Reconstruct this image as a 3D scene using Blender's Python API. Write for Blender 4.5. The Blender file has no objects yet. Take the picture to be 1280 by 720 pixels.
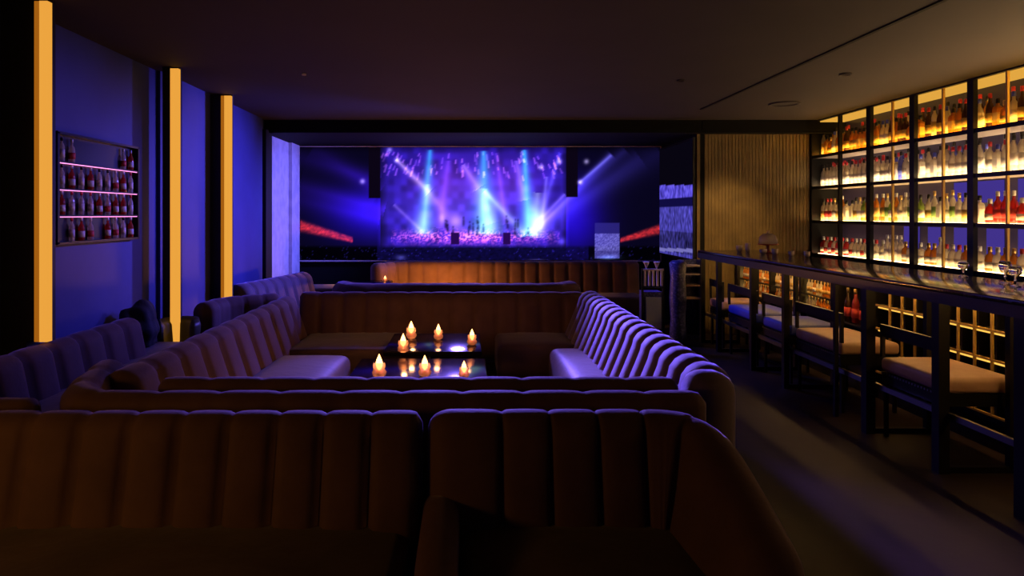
import bpy, bmesh, math, random
import numpy as np
from mathutils import Vector, Matrix
random.seed(7)
C = bpy.context.scene.collection
SC = bpy.context.scene
PI = math.pi

# ------------------------------------------------------------------ camera
H = 1.55
cam = bpy.data.cameras.new('camera')
cam.sensor_width = 36.0
cam.lens = 850 / 1280 * 36
cam.shift_x = (640 - 585) / 1280
cam.shift_y = -(360 - 268) / 1280
cam.clip_start = 0.05
co = bpy.data.objects.new('camera', cam); C.objects.link(co)
co.location = (0, 0, H); co.rotation_euler = (PI / 2, 0, 0)
SC.camera = co
# ------------------------------------------------------------------ world, view
w = bpy.data.worlds.new('world'); SC.world = w; w.use_nodes = True
w.node_tree.nodes['Background'].inputs[0].default_value = (0.25, 0.2, 0.5, 1)
w.node_tree.nodes['Background'].inputs[1].default_value = 0.0
SC.view_settings.view_transform = 'Standard'
SC.view_settings.look = 'None'
SC.view_settings.exposure = 0.0
SC.view_settings.gamma = 1.0
SC.view_settings.use_curve_mapping = False
SC.cycles.max_bounces = 8
SC.cycles.diffuse_bounces = 4
SC.cycles.transparent_max_bounces = 16
SC.cycles.sample_clamp_indirect = 4.0
SC.cycles.use_denoising = True

def lamp(name, kind, loc, energy, color, rot=(0, 0, 0), **kw):
    d = bpy.data.lights.new(name, kind); d.energy = energy; d.color = color
    for k, v in kw.items(): setattr(d, k, v)
    o = bpy.data.objects.new(name, d); C.objects.link(o); o.location = loc; o.rotation_euler = rot
    return o
def aim(o, target):
    o.rotation_euler = (Vector(target) - o.location).to_track_quat('-Z', 'Y').to_euler()
# added unseen spots: blue fill near the screen, warm fill by the bar
BLUE = (0.13, 0.10, 1.0)
VIO = (0.22, 0.14, 1.0)
for (x, y, tx, ty, tz, e, col, ang) in (
        (-0.1, 8.5, 1.15, 4.5, 0.9, 4200, VIO, 24), (-0.6, 8.5, -1.15, 4.6, 0.4, 600, VIO, 13),
        (1.0, 8.5, -2.6, 7.0, 1.4, 1600, BLUE, 56), (0.6, 6.3, -2.6, 4.5, 1.35, 360, BLUE, 46),
        (1.4, 9.0, -2.6, 9.6, 1.5, 1900, (0.17, 0.16, 1.0), 46), (-0.3, 8.5, -0.2, 2.7, 0.95, 2000, VIO, 27),
        (0.0, 10.2, 0.0, 7.3, 0.8, 600, VIO, 60), (1.2, 8.5, 2.4, 7.4, 0.6, 260, (0.1, 0.1, 1.0), 44), (0.5, 8.5, 2.3, 4.6, 0.0, 40, (0.12, 0.16, 1.0), 22)):
    l = lamp('blue_fill_spot', 'SPOT', (x, y, 2.42), e, col, spot_size=math.radians(ang), spot_blend=1.0, shadow_soft_size=0.12)
    aim(l, (tx, ty, tz))
l = lamp('panel_fill_spot', 'SPOT', (3.2, 7.5, 2.68), 130, (1, 0.6, 0.22), spot_size=math.radians(50), spot_blend=0.9, shadow_soft_size=0.06)  # added warm spot that makes the bright pool on the bronze wall
aim(l, (3.35, 8.8, 1.2))
for yy, e in ((2.2, 6), (4.45, 12), (5.7, 10), (6.9, 10)):
    l = lamp('aisle_fill_spot', 'SPOT', (2.45, yy, 2.68), e, (1, 0.55, 0.24), spot_size=math.radians(44), spot_blend=0.8, shadow_soft_size=0.05)  # added warm fill for the aisle floor along the bar
    aim(l, (2.75, yy, 0))
# added warm fill, unseen left of the frame, that lights the near sofas
l = lamp('near_sofa_fill', 'POINT', (-2.3, 1.0, 1.25), 24, (1, 0.44, 0.07), shadow_soft_size=0.15)

# ------------------------------------------------------------------ materials
M = {}
def srgb(r, g, b):
    f = lambda c: (c / 255 / 12.92) if c / 255 <= .04045 else ((c / 255 + .055) / 1.055) ** 2.4
    return (f(r), f(g), f(b), 1)
def pmat(name, col, rough=.6, metal=0, spec=.5, sheen=0, sheen_tint=(1, 1, 1, 1), noise=None, bump=None, coat=0, trans=0, ior=1.45, rvar=0):
    m = bpy.data.materials.new(name); m.use_nodes = True
    nt = m.node_tree; b = nt.nodes['Principled BSDF']
    b.inputs['Base Color'].default_value = tuple(col[:3]) + (1,)
    b.inputs['Roughness'].default_value = rough
    b.inputs['Metallic'].default_value = metal
    b.inputs['Specular IOR Level'].default_value = spec
    b.inputs['Sheen Weight'].default_value = sheen
    b.inputs['Sheen Tint'].default_value = sheen_tint
    b.inputs['Sheen Roughness'].default_value = .35
    b.inputs['Coat Weight'].default_value = coat
    b.inputs['Transmission Weight'].default_value = trans
    b.inputs['IOR'].default_value = ior
    tc = nt.nodes.new('ShaderNodeTexCoord')
    if noise:
        sc, col2, lo, hi = noise
        n = nt.nodes.new('ShaderNodeTexNoise'); n.inputs['Scale'].default_value = sc; n.inputs['Detail'].default_value = 5
        nt.links.new(tc.outputs['Object'], n.inputs['Vector'])
        r = nt.nodes.new('ShaderNodeValToRGB')
        r.color_ramp.elements[0].position = lo; r.color_ramp.elements[0].color = tuple(col[:3]) + (1,)
        r.color_ramp.elements[1].position = hi; r.color_ramp.elements[1].color = tuple(col2[:3]) + (1,)
        nt.links.new(n.outputs['Fac'], r.inputs['Fac']); nt.links.new(r.outputs['Color'], b.inputs['Base Color'])
        if rvar:
            mr = nt.nodes.new('ShaderNodeMapRange'); mr.inputs['To Min'].default_value = rough - rvar; mr.inputs['To Max'].default_value = rough + rvar
            nt.links.new(n.outputs['Fac'], mr.inputs['Value']); nt.links.new(mr.outputs['Result'], b.inputs['Roughness'])
    if bump:
        n2 = nt.nodes.new('ShaderNodeTexNoise'); n2.inputs['Scale'].default_value = bump[0]; n2.inputs['Detail'].default_value = 3
        nt.links.new(tc.outputs['Object'], n2.inputs['Vector'])
        bp = nt.nodes.new('ShaderNodeBump'); bp.inputs['Strength'].default_value = bump[1]; bp.inputs['Distance'].default_value = .01
        nt.links.new(n2.outputs['Fac'], bp.inputs['Height']); nt.links.new(bp.outputs['Normal'], b.inputs['Normal'])
    M[name] = m; return m
def emat(name, col, s):
    m = bpy.data.materials.new(name); m.use_nodes = True; nt = m.node_tree; nt.nodes.clear()
    e = nt.nodes.new('ShaderNodeEmission'); e.inputs[0].default_value = tuple(col[:3]) + (1,); e.inputs[1].default_value = s
    o = nt.nodes.new('ShaderNodeOutputMaterial'); nt.links.new(e.outputs[0], o.inputs[0])
    M[name] = m; return m
def glassy(name, col, transl=.55, transp=.25, rough=.08):
    m = bpy.data.materials.new(name); m.use_nodes = True; nt = m.node_tree; nt.nodes.clear()
    c = tuple(col[:3]) + (1,)
    t = nt.nodes.new('ShaderNodeBsdfTranslucent'); t.inputs[0].default_value = c
    d = nt.nodes.new('ShaderNodeBsdfDiffuse'); d.inputs[0].default_value = c
    tp = nt.nodes.new('ShaderNodeBsdfTransparent'); tp.inputs[0].default_value = c
    g = nt.nodes.new('ShaderNodeBsdfGlossy'); g.inputs[1].default_value = rough
    m1 = nt.nodes.new('ShaderNodeMixShader'); m1.inputs[0].default_value = .35
    nt.links.new(t.outputs[0], m1.inputs[1]); nt.links.new(d.outputs[0], m1.inputs[2])
    m2 = nt.nodes.new('ShaderNodeMixShader'); m2.inputs[0].default_value = transp
    nt.links.new(m1.outputs[0], m2.inputs[1]); nt.links.new(tp.outputs[0], m2.inputs[2])
    m3 = nt.nodes.new('ShaderNodeMixShader')
    fr = nt.nodes.new('ShaderNodeFresnel'); fr.inputs[0].default_value = 1.5
    nt.links.new(fr.outputs[0], m3.inputs[0]); nt.links.new(m2.outputs[0], m3.inputs[1]); nt.links.new(g.outputs[0], m3.inputs[2])
    o = nt.nodes.new('ShaderNodeOutputMaterial'); nt.links.new(m3.outputs[0], o.inputs[0])
    M[name] = m; return m

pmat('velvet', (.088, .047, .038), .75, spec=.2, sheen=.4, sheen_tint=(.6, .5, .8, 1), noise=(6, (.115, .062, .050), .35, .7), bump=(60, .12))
pmat('velvet_blue_lit', (.10, .070, .075), .7, spec=.2, sheen=.9, sheen_tint=(.6, .55, .9, 1), noise=(6, (.13, .092, .10), .35, .7), bump=(60, .12))  # velvet with the blue light put into a lighter, bluer base colour
pmat('seat_velvet', (.060, .036, .032), .6, spec=.3, sheen=.2, noise=(4, (.105, .064, .055), .35, .75), bump=(14, .35))
pmat('shelf_board', (.30, .25, .24), .5)
pmat('plinth', (.008, .007, .007), .6)
pmat('floor_dark', (.010, .0055, .0035), .52, spec=.22, noise=(1.6, (.026, .014, .008), .3, .75), bump=(9, .10), rvar=.08)
pmat('ceiling_dark', (.024, .017, .021), .85, noise=(1.2, (.032, .023, .028), .3, .7))
pmat('header_black', (.003, .003, .004), .8, spec=.2)
pmat('wall_blue', (.026, .034, .15), .55, noise=(3, (.034, .044, .18), .3, .7), bump=(25, .1))
pmat('alcove_pale', (.30, .30, .42), .5, noise=(8, (.38, .38, .5), .4, .6))
pmat('black_metal', (.006, .006, .007), .4, spec=.3)
pmat('dark_column', (.007, .006, .006), .6)
pmat('steel', (.30, .29, .30), .3, metal=1)
pmat('counter', (.012, .010, .012), .12, noise=(14, (.03, .024, .03), .4, .7), rvar=.06)
pmat('counter_edge', (.010, .009, .010), .4)
pmat('table_gloss', (.005, .004, .005), .12, spec=.03)
pmat('cell_black', (.010, .009, .009), .3)
pmat('lattice_brass', (.62, .40, .10), .5, metal=.2)
pmat('back_blue', (.022, .018, .05), .3)
pmat('leather_tan', (.42, .25, .17), .55, sheen=.2, noise=(9, (.50, .31, .21), .3, .7), bump=(30, .1))
pmat('leather_blue', (.03, .045, .30), .5, bump=(30, .1))
pmat('cap_black', (.01, .01, .01), .4)
pmat('cap_red', (.5, .03, .04), .4)
pmat('cap_gold', (.6, .42, .14), .3, metal=.8)
pmat('cap_blue', (.06, .08, .5), .4)
pmat('cap_white', (.6, .6, .6), .4)
pmat('label_white', (.75, .70, .60), .6)
pmat('label_red', (.6, .06, .05), .6)
pmat('label_gold', (.6, .4, .1), .5)
pmat('label_green', (.2, .35, .08), .6)
pmat('label_blue', (.12, .16, .6), .6)
glassy('glass_cream', (.95, .88, .72)); glassy('glass_amber', (.80, .40, .08)); glassy('glass_green', (.42, .55, .14))
glassy('glass_red', (.75, .10, .08)); glassy('glass_blue', (.28, .32, .9)); glassy('glass_dark', (.16, .07, .03), transp=.1)
glassy('candle_glass', (1, .62, .50), transp=.6)
pmat('clear_glass', (.9, .9, .95), .03, trans=1.0)
pmat('wax', (.5, .3, .2), .5)
pmat('slat_pale', (.5, .42, .5), .5)
pmat('panel_paleblue', (.32, .36, .62), .35)
pmat('deep_blue', (.03, .035, .13), .4, noise=(40, (.10, .10, .3), .5, .62))
pmat('black_cloth', (.006, .006, .008), .8, bump=(20, .5))
pmat('olive', (.05, .048, .02), .45)
pmat('white_ceramic', (.7, .6, .5), .3)
pmat('bowl_red', (.3, .05, .03), .4)
emat('amber_strip', (1.0, .44, .060), .84)
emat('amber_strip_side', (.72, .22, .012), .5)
emat('shelf_amber', (1.0, .50, .07), 20)
emat('shelf_cream', (1.0, .68, .36), 18)
emat('shelf_low', (1.0, .66, .30), 9)
emat('shelf_yellow', (1.0, .64, .24), 15)
emat('violet_led', (.22, .12, 1.0), 9.0)
emat('under_fill', (1.0, .54, .16), 26.0)
emat('lattice_led', (1.0, .50, .08), 1.3)
emat('top_led', (1.0, .50, .07), .75)
emat('violet_panel', (.075, .045, .36), .7)
emat('rack_led', (1.0, .54, .14), 11.0)
emat('flame', (1.0, .40, .12), 7.0)
emat('pink_fill', (.85, .25, .6), 2.2)
# fluted bronze wall panel: vertical ribs come from geometry; colour mottled by noise
pmat('bronze', (.13, .088, .035), .5, metal=.15, noise=(5, (.20, .135, .05), .35, .7), bump=(12, .3))

# ------------------------------------------------------------------ mesh helpers
class MB:
    def __init__(s): s.v = []; s.f = []; s.m = []; s.sm = []
    def add(s, vs, fs, mi=0, smooth=False):
        b = len(s.v); s.v += [tuple(p) for p in vs]
        for f in fs: s.f.append([b + i for i in f]); s.m.append(mi); s.sm.append(smooth)
    def box(s, x0, x1, y0, y1, z0, z1, mi=0):
        s.add([(x0, y0, z0), (x1, y0, z0), (x1, y1, z0), (x0, y1, z0), (x0, y0, z1), (x1, y0, z1), (x1, y1, z1), (x0, y1, z1)],
              [(0, 3, 2, 1), (4, 5, 6, 7), (0, 1, 5, 4), (1, 2, 6, 5), (2, 3, 7, 6), (3, 0, 4, 7)], mi)
    def lathe(s, prof, c=(0, 0, 0), n=10, mi=0, mis=None, flip=None):
        vs = []; fs = []
        for r, z in prof:
            for k in range(n):
                a = 2 * PI * k / n
                x, y = r * math.cos(a), r * math.sin(a)
                if flip: x *= flip
                vs.append((c[0] + x, c[1] + y, c[2] + z))
        b = len(s.v); s.v += vs
        for i in range(len(prof) - 1):
            for k in range(n):
                k2 = (k + 1) % n
                s.f.append([b + i * n + k, b + i * n + k2, b + (i + 1) * n + k2, b + (i + 1) * n + k]); s.m.append(mis[i] if mis else mi); s.sm.append(True)
        s.f.append([b + k for k in range(n)][::-1]); s.m.append(mis[0] if mis else mi); s.sm.append(False)
        t = b + (len(prof) - 1) * n
        s.f.append([t + k for k in range(n)]); s.m.append(mis[-1] if mis else mi); s.sm.append(False)
    def tube(s, pts, r, n=8, mi=0):
        vs = []; fs = []; P = [Vector(p) for p in pts]
        for i, p in enumerate(P):
            d = (P[min(i + 1, len(P) - 1)] - P[max(i - 1, 0)]).normalized()
            up = Vector((0, 0, 1)) if abs(d.z) < .95 else Vector((1, 0, 0))
            a = d.cross(up).normalized(); b = d.cross(a)
            for k in range(n):
                t = 2 * PI * k / n; vs.append(p + (a * math.cos(t) + b * math.sin(t)) * r)
        for i in range(len(P) - 1):
            for k in range(n):
                k2 = (k + 1) % n; fs.append((i * n + k, i * n + k2, (i + 1) * n + k2, (i + 1) * n + k))
        fs.append(tuple(range(n))[::-1]); fs.append(tuple((len(P) - 1) * n + k for k in range(n)))
        s.add(vs, fs, mi, True)
    def mesh(s, name, mats):
        me = bpy.data.meshes.new(name); me.from_pydata(s.v, [], s.f)
        for m in mats: me.materials.append(M[m])
        me.polygons.foreach_set('material_index', s.m); me.polygons.foreach_set('use_smooth', s.sm)
        me.update(); return me
    def build(s, name, mats, parent=None, loc=(0, 0, 0)):
        if isinstance(mats, str): mats = [mats]
        o = bpy.data.objects.new(name, s.mesh(name, mats)); C.objects.link(o); o.location = loc
        if parent: o.parent = parent
        return o
def tag(o, label=None, cat=None, group=None, kind=None):
    if label: o['label'] = label
    if cat: o['category'] = cat
    if group: o['group'] = group
    if kind: o['kind'] = kind
    return o
def thing(name, label, cat, loc=(0, 0, 0), group=None, rz=0):
    o = bpy.data.objects.new(name, None); C.objects.link(o); o.location = loc; o.rotation_euler = (0, 0, rz)
    return tag(o, label, cat, group)
def box(name, mat, x0, x1, y0, y1, z0, z1, parent=None, kind=None):
    m = MB(); m.box(x0, x1, y0, y1, z0, z1); o = m.build(name, mat, parent)
    if kind: o['kind'] = kind
    return o
def rbox(name, mat, x0, x1, y0, y1, z0, z1, r=.03, parent=None, puff=0, seg=4, cuts=6):
    bm = bmesh.new(); bmesh.ops.create_cube(bm, size=1)
    for v in bm.verts:
        v.co = Vector(((x0 + x1) / 2 + v.co.x * (x1 - x0), (y0 + y1) / 2 + v.co.y * (y1 - y0), (z0 + z1) / 2 + v.co.z * (z1 - z0)))
    bmesh.ops.bevel(bm, geom=bm.edges[:], offset=r, segments=seg, profile=.5, affect='EDGES')
    if puff:
        big = [e for e in bm.edges if e.calc_length() > min(x1 - x0, y1 - y0) * .4]
        bmesh.ops.subdivide_edges(bm, edges=big, cuts=cuts, use_grid_fill=True)
        for v in bm.verts:
            if v.co.z > z1 - r * .5:
                fx = 1 - abs(2 * (v.co.x - x0) / (x1 - x0) - 1) ** 3; fy = 1 - abs(2 * (v.co.y - y0) / (y1 - y0) - 1) ** 3
                v.co.z += puff * fx * fy
    me = bpy.data.meshes.new(name); bm.to_mesh(me); bm.free(); me.materials.append(M[mat])
    me.polygons.foreach_set('use_smooth', [True] * len(me.polygons))
    o = bpy.data.objects.new(name, me); C.objects.link(o)
    if parent: o.parent = parent
    return o
def copy_tree(o, parent=None):
    c = o.copy(); C.objects.link(c); c.parent = parent
    for ch in o.children: copy_tree(ch, c)
    return c

def smooth_path(pts, rad):
    """polyline with its corners rounded; list of Vector 2D"""
    P = [Vector(p) for p in pts]; out = [P[0]]
    for i in range(1, len(P) - 1):
        a = (P[i - 1] - P[i]).normalized(); b = (P[i + 1] - P[i]).normalized()
        r = min(rad, (P[i - 1] - P[i]).length * .45, (P[i + 1] - P[i]).length * .45)
        for k in range(9):
            t = k / 8; out.append((P[i] + a * r) * (1 - t) ** 2 + P[i] * 2 * t * (1 - t) + (P[i] + b * r) * t ** 2)
    out.append(P[-1]); return out
def path_at(P, s):
    for i in range(len(P) - 1):
        L = (P[i + 1] - P[i]).length
        if s <= L or i == len(P) - 2:
            d = (P[i + 1] - P[i]).normalized(); return P[i] + d * s, d
        s -= L
def channel_back(name, mat, pts, z0, z1, th=.2, lean=.08, bulge=.02, pitch=.19, seams=None, side=1, backb=.5, parent=None, rad=.25,
                 ztop=None, endr=.1, zb=None, sub=8, topn=9, topk=.35):
    """upholstered backrest swept along a path; side=+1: the seat is on the left of the path direction"""
    P = smooth_path(pts, rad)
    L = sum((P[i + 1] - P[i]).length for i in range(len(P) - 1))
    if seams is None:
        n = max(1, round(L / pitch)); seams = [L * i / n for i in range(n + 1)]
    S = []
    for a, b in zip(seams[:-1], seams[1:]):
        for k in range(sub): S.append((a + (b - a) * k / sub, k / sub))
    S.append((seams[-1], 0))
    zb = z0 if zb is None else zb
    vs = []; npf = 0
    for s, q in S:
        # slight smoothing of direction
        p, d = path_at(P, max(0, min(L, s)))
        p1, _ = path_at(P, max(0, s - .04)); p2, _ = path_at(P, min(L, s + .04)); d = (p2 - p1).normalized()
        nrm = Vector((-d.y, d.x)) * side
        e = min(s, L - s); k = 1.0; dz = 0
        if e < endr:
            k = math.sqrt(max(0.0, 1 - ((endr - e) / endr) ** 2)); dz = endr * .6 * (1 - k); k = .25 + .75 * k
        h = (ztop(s) if ztop else z1) - dz
        bl = bulge * (1 - abs(2 * q - 1) ** 3.0)
        bl -= bulge * .9 * math.exp(-(min(q, 1 - q) / .05) ** 2)
        t2 = th / 2 * k
        prof = []
        nf = 6
        for i in range(nf):
            t = i / nf; z = z0 + (h - t2 - z0) * t; u = t2 + lean * (1 - t)
            w_ = min(1, .35 + t * 3) ; prof.append((u + bl * w_, z))
        for i in range(topn):
            a = PI * i / (topn - 1); wt = 1 - (1 - backb) * i / (topn - 1)
            prof.append(((t2 + bl * wt) * math.cos(a), h - t2 + (t2 + bl * wt * topk) * math.sin(a)))
        for i in range(1, 4):
            t = i / 3; prof.append((-t2 - bl * backb, h - t2 + (zb - h + t2) * t))
        npf = len(prof)
        for u, z in prof: vs.append((p.x + nrm.x * u, p.y + nrm.y * u, z))
    fs = []
    for i in range(len(S) - 1):
        for j in range(npf - 1):
            f = (i * npf + j, (i + 1) * npf + j, (i + 1) * npf + j + 1, i * npf + j + 1)
            fs.append(f if side > 0 else f[::-1])
        f = (i * npf + npf - 1, (i + 1) * npf + npf - 1, (i + 1) * npf, i * npf); fs.append(f if side > 0 else f[::-1])
    c0 = tuple(range(npf)); c1 = tuple((len(S) - 1) * npf + j for j in range(npf))
    fs.append(c0 if side > 0 else c0[::-1]); fs.append(c1[::-1] if side > 0 else c1)
    m = MB(); m.add(vs, fs, 0, True)
    return m.build(name, mat, parent)

# ================================================================== SETTING
XL, XR, YB, YF, ZC = -2.6, 4.85, -2.6, 8.8, 2.75
box('floor', 'floor_dark', XL - .2, XR + .1, YB, 10.6, -.1, 0, kind='structure')
box('ceiling', 'ceiling_dark', XL - .2, XR + .1, YB, 8.65, ZC, ZC + .1, kind='structure')
box('wall_left', 'wall_blue', XL - .2, XL, YB, 8.8, 0, ZC, kind='structure')
box('wall_alcove_left', 'alcove_pale', XL - .2, XL, 8.8, 10.45, 0, 2.62, kind='structure')
box('wall_rear', 'wall_blue', XL - .2, XR + .1, YB - .1, YB, 0, ZC, kind='structure')
box('wall_right', 'header_black', XR, XR + .1, YB, 8.8, 0, ZC, kind='structure')
box('wall_header', 'header_black', XL, XR, 8.65, 10.45, 2.59, ZC + .1, kind='structure')
box('wall_stage', 'header_black', XL - .2, 3.05, 10.45, 10.6, 0, 2.62, kind='structure')
box('wall_alcove_right', 'header_black', 2.96, 3.06, 8.8, 10.45, 0, 2.59, kind='structure')
# fluted bronze panelled wall at the end of the bar
m = MB(); m.box(2.98, XR, 8.82, 8.92, 0, 2.75)
x = 2.98
while x < XR - .02:
    m.box(x + .004, x + .040, 8.812, 8.82, 0, 2.59); x += .044
m.box(2.96, 3.0, 8.79, 8.83, 0, 2.59)
m.build('wall_panelled', 'bronze')['kind'] = 'structure'
box('wall_soffit_right', 'header_black', 2.98, XR, 8.64, 8.8, 2.62, ZC, kind='structure')
# shadow gap in the ceiling over the bar edge, wall reveals
box('trim_1', 'header_black', 2.645, 2.675, -1.5, 7.75, 2.742, 2.751, kind='structure')
box('trim_2', 'wall_blue', XL, XL + .03, 5.68, 8.5, 0, ZC, kind='structure')
box('trim_3', 'alcove_pale', XL, XL + .05, 9.85, 10.3, 0, 2.59, kind='structure')

# dark columns along the left wall with amber strips on the corner that faces the room
cols = [(3.80, 'nearest the camera', -2.44, .17), (5.54, 'middle one, between bench end and green tub chair', -2.44, .10), (6.80, 'farthest from the camera', -2.45, .16),
        (1.6, 'outside the left of the frame', -2.44, .17), (-.4, 'behind the camera', -2.44, .17)]  # last two are out of view, added to light the near sofas
lab = ['black wall column with the widest amber light strip, nearest the camera', 'black wall column with a thin amber strip, between the other two lit columns',
       'black wall column with an amber strip, the lit column nearest the screen', 'unseen lit wall column added left of the frame to light the near sofas', 'unseen lit wall column added behind the camera to light the near sofas']
for i, (d, _, xs, sw) in enumerate(cols):
    t = thing('wall_column', lab[i], 'column', (XL, d, 0), 'lit wall columns')
    g = {0: (.001, .20, .201, .232, .277), 1: (.12, .192, None, .193, .258), 2: (.001, .142, .143, .178, .243)}.get(i, (.001, .20, .201, .232, .277))
    zl = .845 if i == 0 else 0
    box('column_body', 'dark_column', g[0], g[1], -.02, .10, zl, ZC - .002, t)
    if i == 0: box('column_foot', 'dark_column', g[0], .145, -.02, .10, 0, .844, t)
    box('fin', 'dark_column', g[1] + .001, g[4], .0, .03, zl, ZC - .002, t)
    box('light_strip', 'amber_strip', g[3], g[4], -.045, -.001, max(zl, .35), ZC - .02, t)['label'] = 'glowing amber light strip'
    if g[2]: box('strip_side', 'amber_strip_side', g[2], g[3] - .001, -.04, -.001, max(zl, .35), ZC - .02, t)['label'] = 'dimmer orange side face of the strip'
t = box('plain_column', 'dark_column', XL + .001, XL + .07, 8.52, 8.78, 0, 2.62); tag(t, 'narrow black unlit wall column beside the pale blue alcove wall', 'column')

# ------------------------------------------------------------------ concert screen
def paint_screen(W=340, Hh=106):
    X, Y = np.meshgrid(np.linspace(372, 826, W), np.linspace(183, 325, Hh))
    img = np.zeros((Hh, W, 3)); rng = np.random.default_rng(3)
    def add(mask, col): img[...] += mask[..., None] * np.array(col)
    def beam(x0, y0, x1, y1, w0, w1, col, pw=1.6, fade=0.0):
        dx, dy = x1 - x0, y1 - y0; L = math.hypot(dx, dy); ux, uy = dx / L, dy / L
        t = ((X - x0) * ux + (Y - y0) * uy) / L; p = np.abs(-(X - x0) * uy + (Y - y0) * ux)
        wd = w0 + (w1 - w0) * np.clip(t, 0, 1)
        mk = np.exp(-(p / wd) ** pw) * (t > 0) * (t < 1) * (1 - fade * np.clip(t, 0, 1)); add(mk, col)
    G = lambda cx, cy, sx, sy: np.exp(-((X - cx) / sx) ** 2 - ((Y - cy) / sy) ** 2)
    nz = rng.random((Hh, W)); ns = (nz + np.roll(nz, 1, 0) + np.roll(nz, 1, 1) + np.roll(nz, -1, 1)) / 4
    lo = np.kron(rng.random((Hh // 6 + 2, W // 6 + 2)), np.ones((6, 6)))[:Hh, :W]
    for _ in range(4): lo = (lo + np.roll(lo, 1, 0) + np.roll(lo, -1, 0) + np.roll(lo, 1, 1) + np.roll(lo, -1, 1)) / 5
    add(np.ones_like(X), (8, 5, 30))
    stage = np.clip((X - 470) / 14, 0, 1) * np.clip((712 - X) / 10, 0, 1) * (Y < 310)
    add(stage * (.7 + .6 * lo), (36, 20, 140))
    add(G(590, 262, 90, 42) * (Y < 312) * (.75 + .5 * lo), (48, 36, 80))
    add(G(560, 225, 45, 30) * stage, (36, 10, 20)); add(G(640, 225, 40, 30) * stage, (30, 8, 20))
    # blue spill either side
    add(G(470, 268, 62, 34) * (X < 474), (22, 6, 165)); add(G(715, 275, 38, 46) * (X > 708), (25, 5, 175))
    for (x0, y0, x1, y1, a) in ((372, 196, 474, 226, .30), (372, 232, 480, 262, .45), (372, 250, 474, 274, .35), (390, 184, 474, 240, .25)):
        beam(x1, y1, x0, y0, 9, 12, (22 * a * 3, 8 * a * 3, 120 * a * 2), fade=.6)
    for (x1, y1, wd, a) in ((765, 192, 3, 1.0), (782, 186, 4, .5), (800, 196, 7, .35), (826, 190, 10, .28)):
        beam(665, 292, x1, y1, wd, wd * 1.6, (70 * a, 60 * a, 190 * a), fade=.5)
    beam(724, 228, 764, 193, 2, 2.5, (80, 80, 130), fade=.3)
    # hanging speaker arrays
    for x0, x1, yb in ((460, 474, 247), (708, 722, 246)):
        mk = (X > x0) & (X < x1) & (Y < yb); img[mk] = (12, 5, 22)
    # coloured beams
    beam(537, 186, 528, 292, 3, 10, (15, 140, 120), fade=.3); beam(534, 230, 528, 296, 3, 9, (60, 60, 60))
    beam(604, 188, 606, 292, 3.5, 16, (20, 140, 130), fade=.1); beam(605, 235, 609, 294, 3, 14, (60, 85, 50))
    beam(655, 186, 661, 295, 3, 9, (20, 160, 140), fade=.1); beam(672, 240, 668, 297, 5, 13, (70, 90, 60), fade=-.2)
    beam(494, 198, 536, 240, 2.2, 5, (130, 110, 100)); beam(536, 240, 575, 292, 5, 9, (70, 50, 60), fade=.6)
    beam(605, 238, 656, 293, 3, 6, (80, 110, 110), fade=.2); beam(578, 205, 598, 235, 3, 6, (90, 70, 90)); beam(598, 235, 612, 280, 6, 9, (60, 60, 60), fade=.4)
    beam(491, 255, 528, 290, 2, 3, (60, 50, 70)); beam(706, 242, 660, 290, 2, 4, (70, 60, 110)); beam(683, 220, 676, 290, 2, 4, (60, 60, 90), fade=.3)
    beam(645, 200, 655, 250, 3, 6, (70, 50, 90)); beam(700, 190, 672, 285, 2, 5, (40, 40, 90)); beam(620, 190, 632, 280, 2, 5, (50, 25, 70)); beam(560, 200, 548, 285, 3, 8, (50, 25, 70))
    add(G(669, 272, 10, 14), (80, 110, 60)); add(G(528, 280, 12, 12), (40, 50, 40)); add(G(570, 276, 8, 9), (90, 70, 70)); add(G(611, 282, 13, 10), (50, 60, 40)); add(G(552, 273, 4, 7), (110, 90, 100))
    # rig lamps along the top
    for _ in range(90):
        cx = rng.uniform(478, 706); cy = rng.uniform(186, 214) if rng.random() < .9 else rng.uniform(186, 225)
        a = rng.uniform(.4, 1.1); dx = (590 - cx) * .03
        beam(cx, cy, cx - dx, cy + rng.uniform(4, 10), .9, 1.3, (100 * a, 55 * a, 110 * a), pw=2)
    for cx, cy in ((452, 226), (733, 201), (725, 227), (699, 201), (676, 208), (495, 199), (486, 186)): add(G(cx, cy, 3, 3), (150, 140, 170))
    # band, kit and stage edge
    sg = ((Y > 284) & (Y < 308) & (X > 488) & (X < 700)).astype(float)
    add(sg * (nz > .5) * ns * G(585, 296, 95, 7), (330, 150, 150)); add(sg * ns * G(590, 297, 90, 8), (120, 30, 110))
    for _ in range(18):
        cx = rng.uniform(545, 660); cy = rng.uniform(276, 292); k = np.exp(-((X - cx) / 1.7) ** 2 - ((Y - cy) / rng.uniform(3, 5)) ** 4) + np.exp(-((X - cx) / 1.2) ** 2 - ((Y - cy + 6) / 1.4) ** 2)
        img *= (1 - .5 * np.clip(k, 0, 1))[..., None]
    for x0 in (563, 628): img[(X > x0) & (X < x0 + 10) & (Y > 290) & (Y < 306)] = (42, 10, 90)
    # audience and floor
    cr = np.clip((Y - 306) / 4, 0, 1); img *= (1 - cr[..., None] * .82)
    add(cr * (.4 + ns * .9) * ((X > 470) & (X < 735)), (12, 8, 62)); add(cr * (nz > .965), (22, 18, 70))
    # red lit tiers left and right
    for xa, xb, ya, yb, h in ((374, 440, 282, 300, 7), (776, 826, 300, 286, 6)):
        t = np.clip((X - xa) / (xb - xa), 0, 1); yc = ya + (yb - ya) * t
        hh = h * (1 - .55 * (t if xa < 500 else 1 - t))
        mk = np.exp(-((Y - yc) / hh) ** 4) * (X >= xa) * (X <= xb) * (.35 + .9 * ns)
        add(mk, (230, 45, 30))
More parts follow.
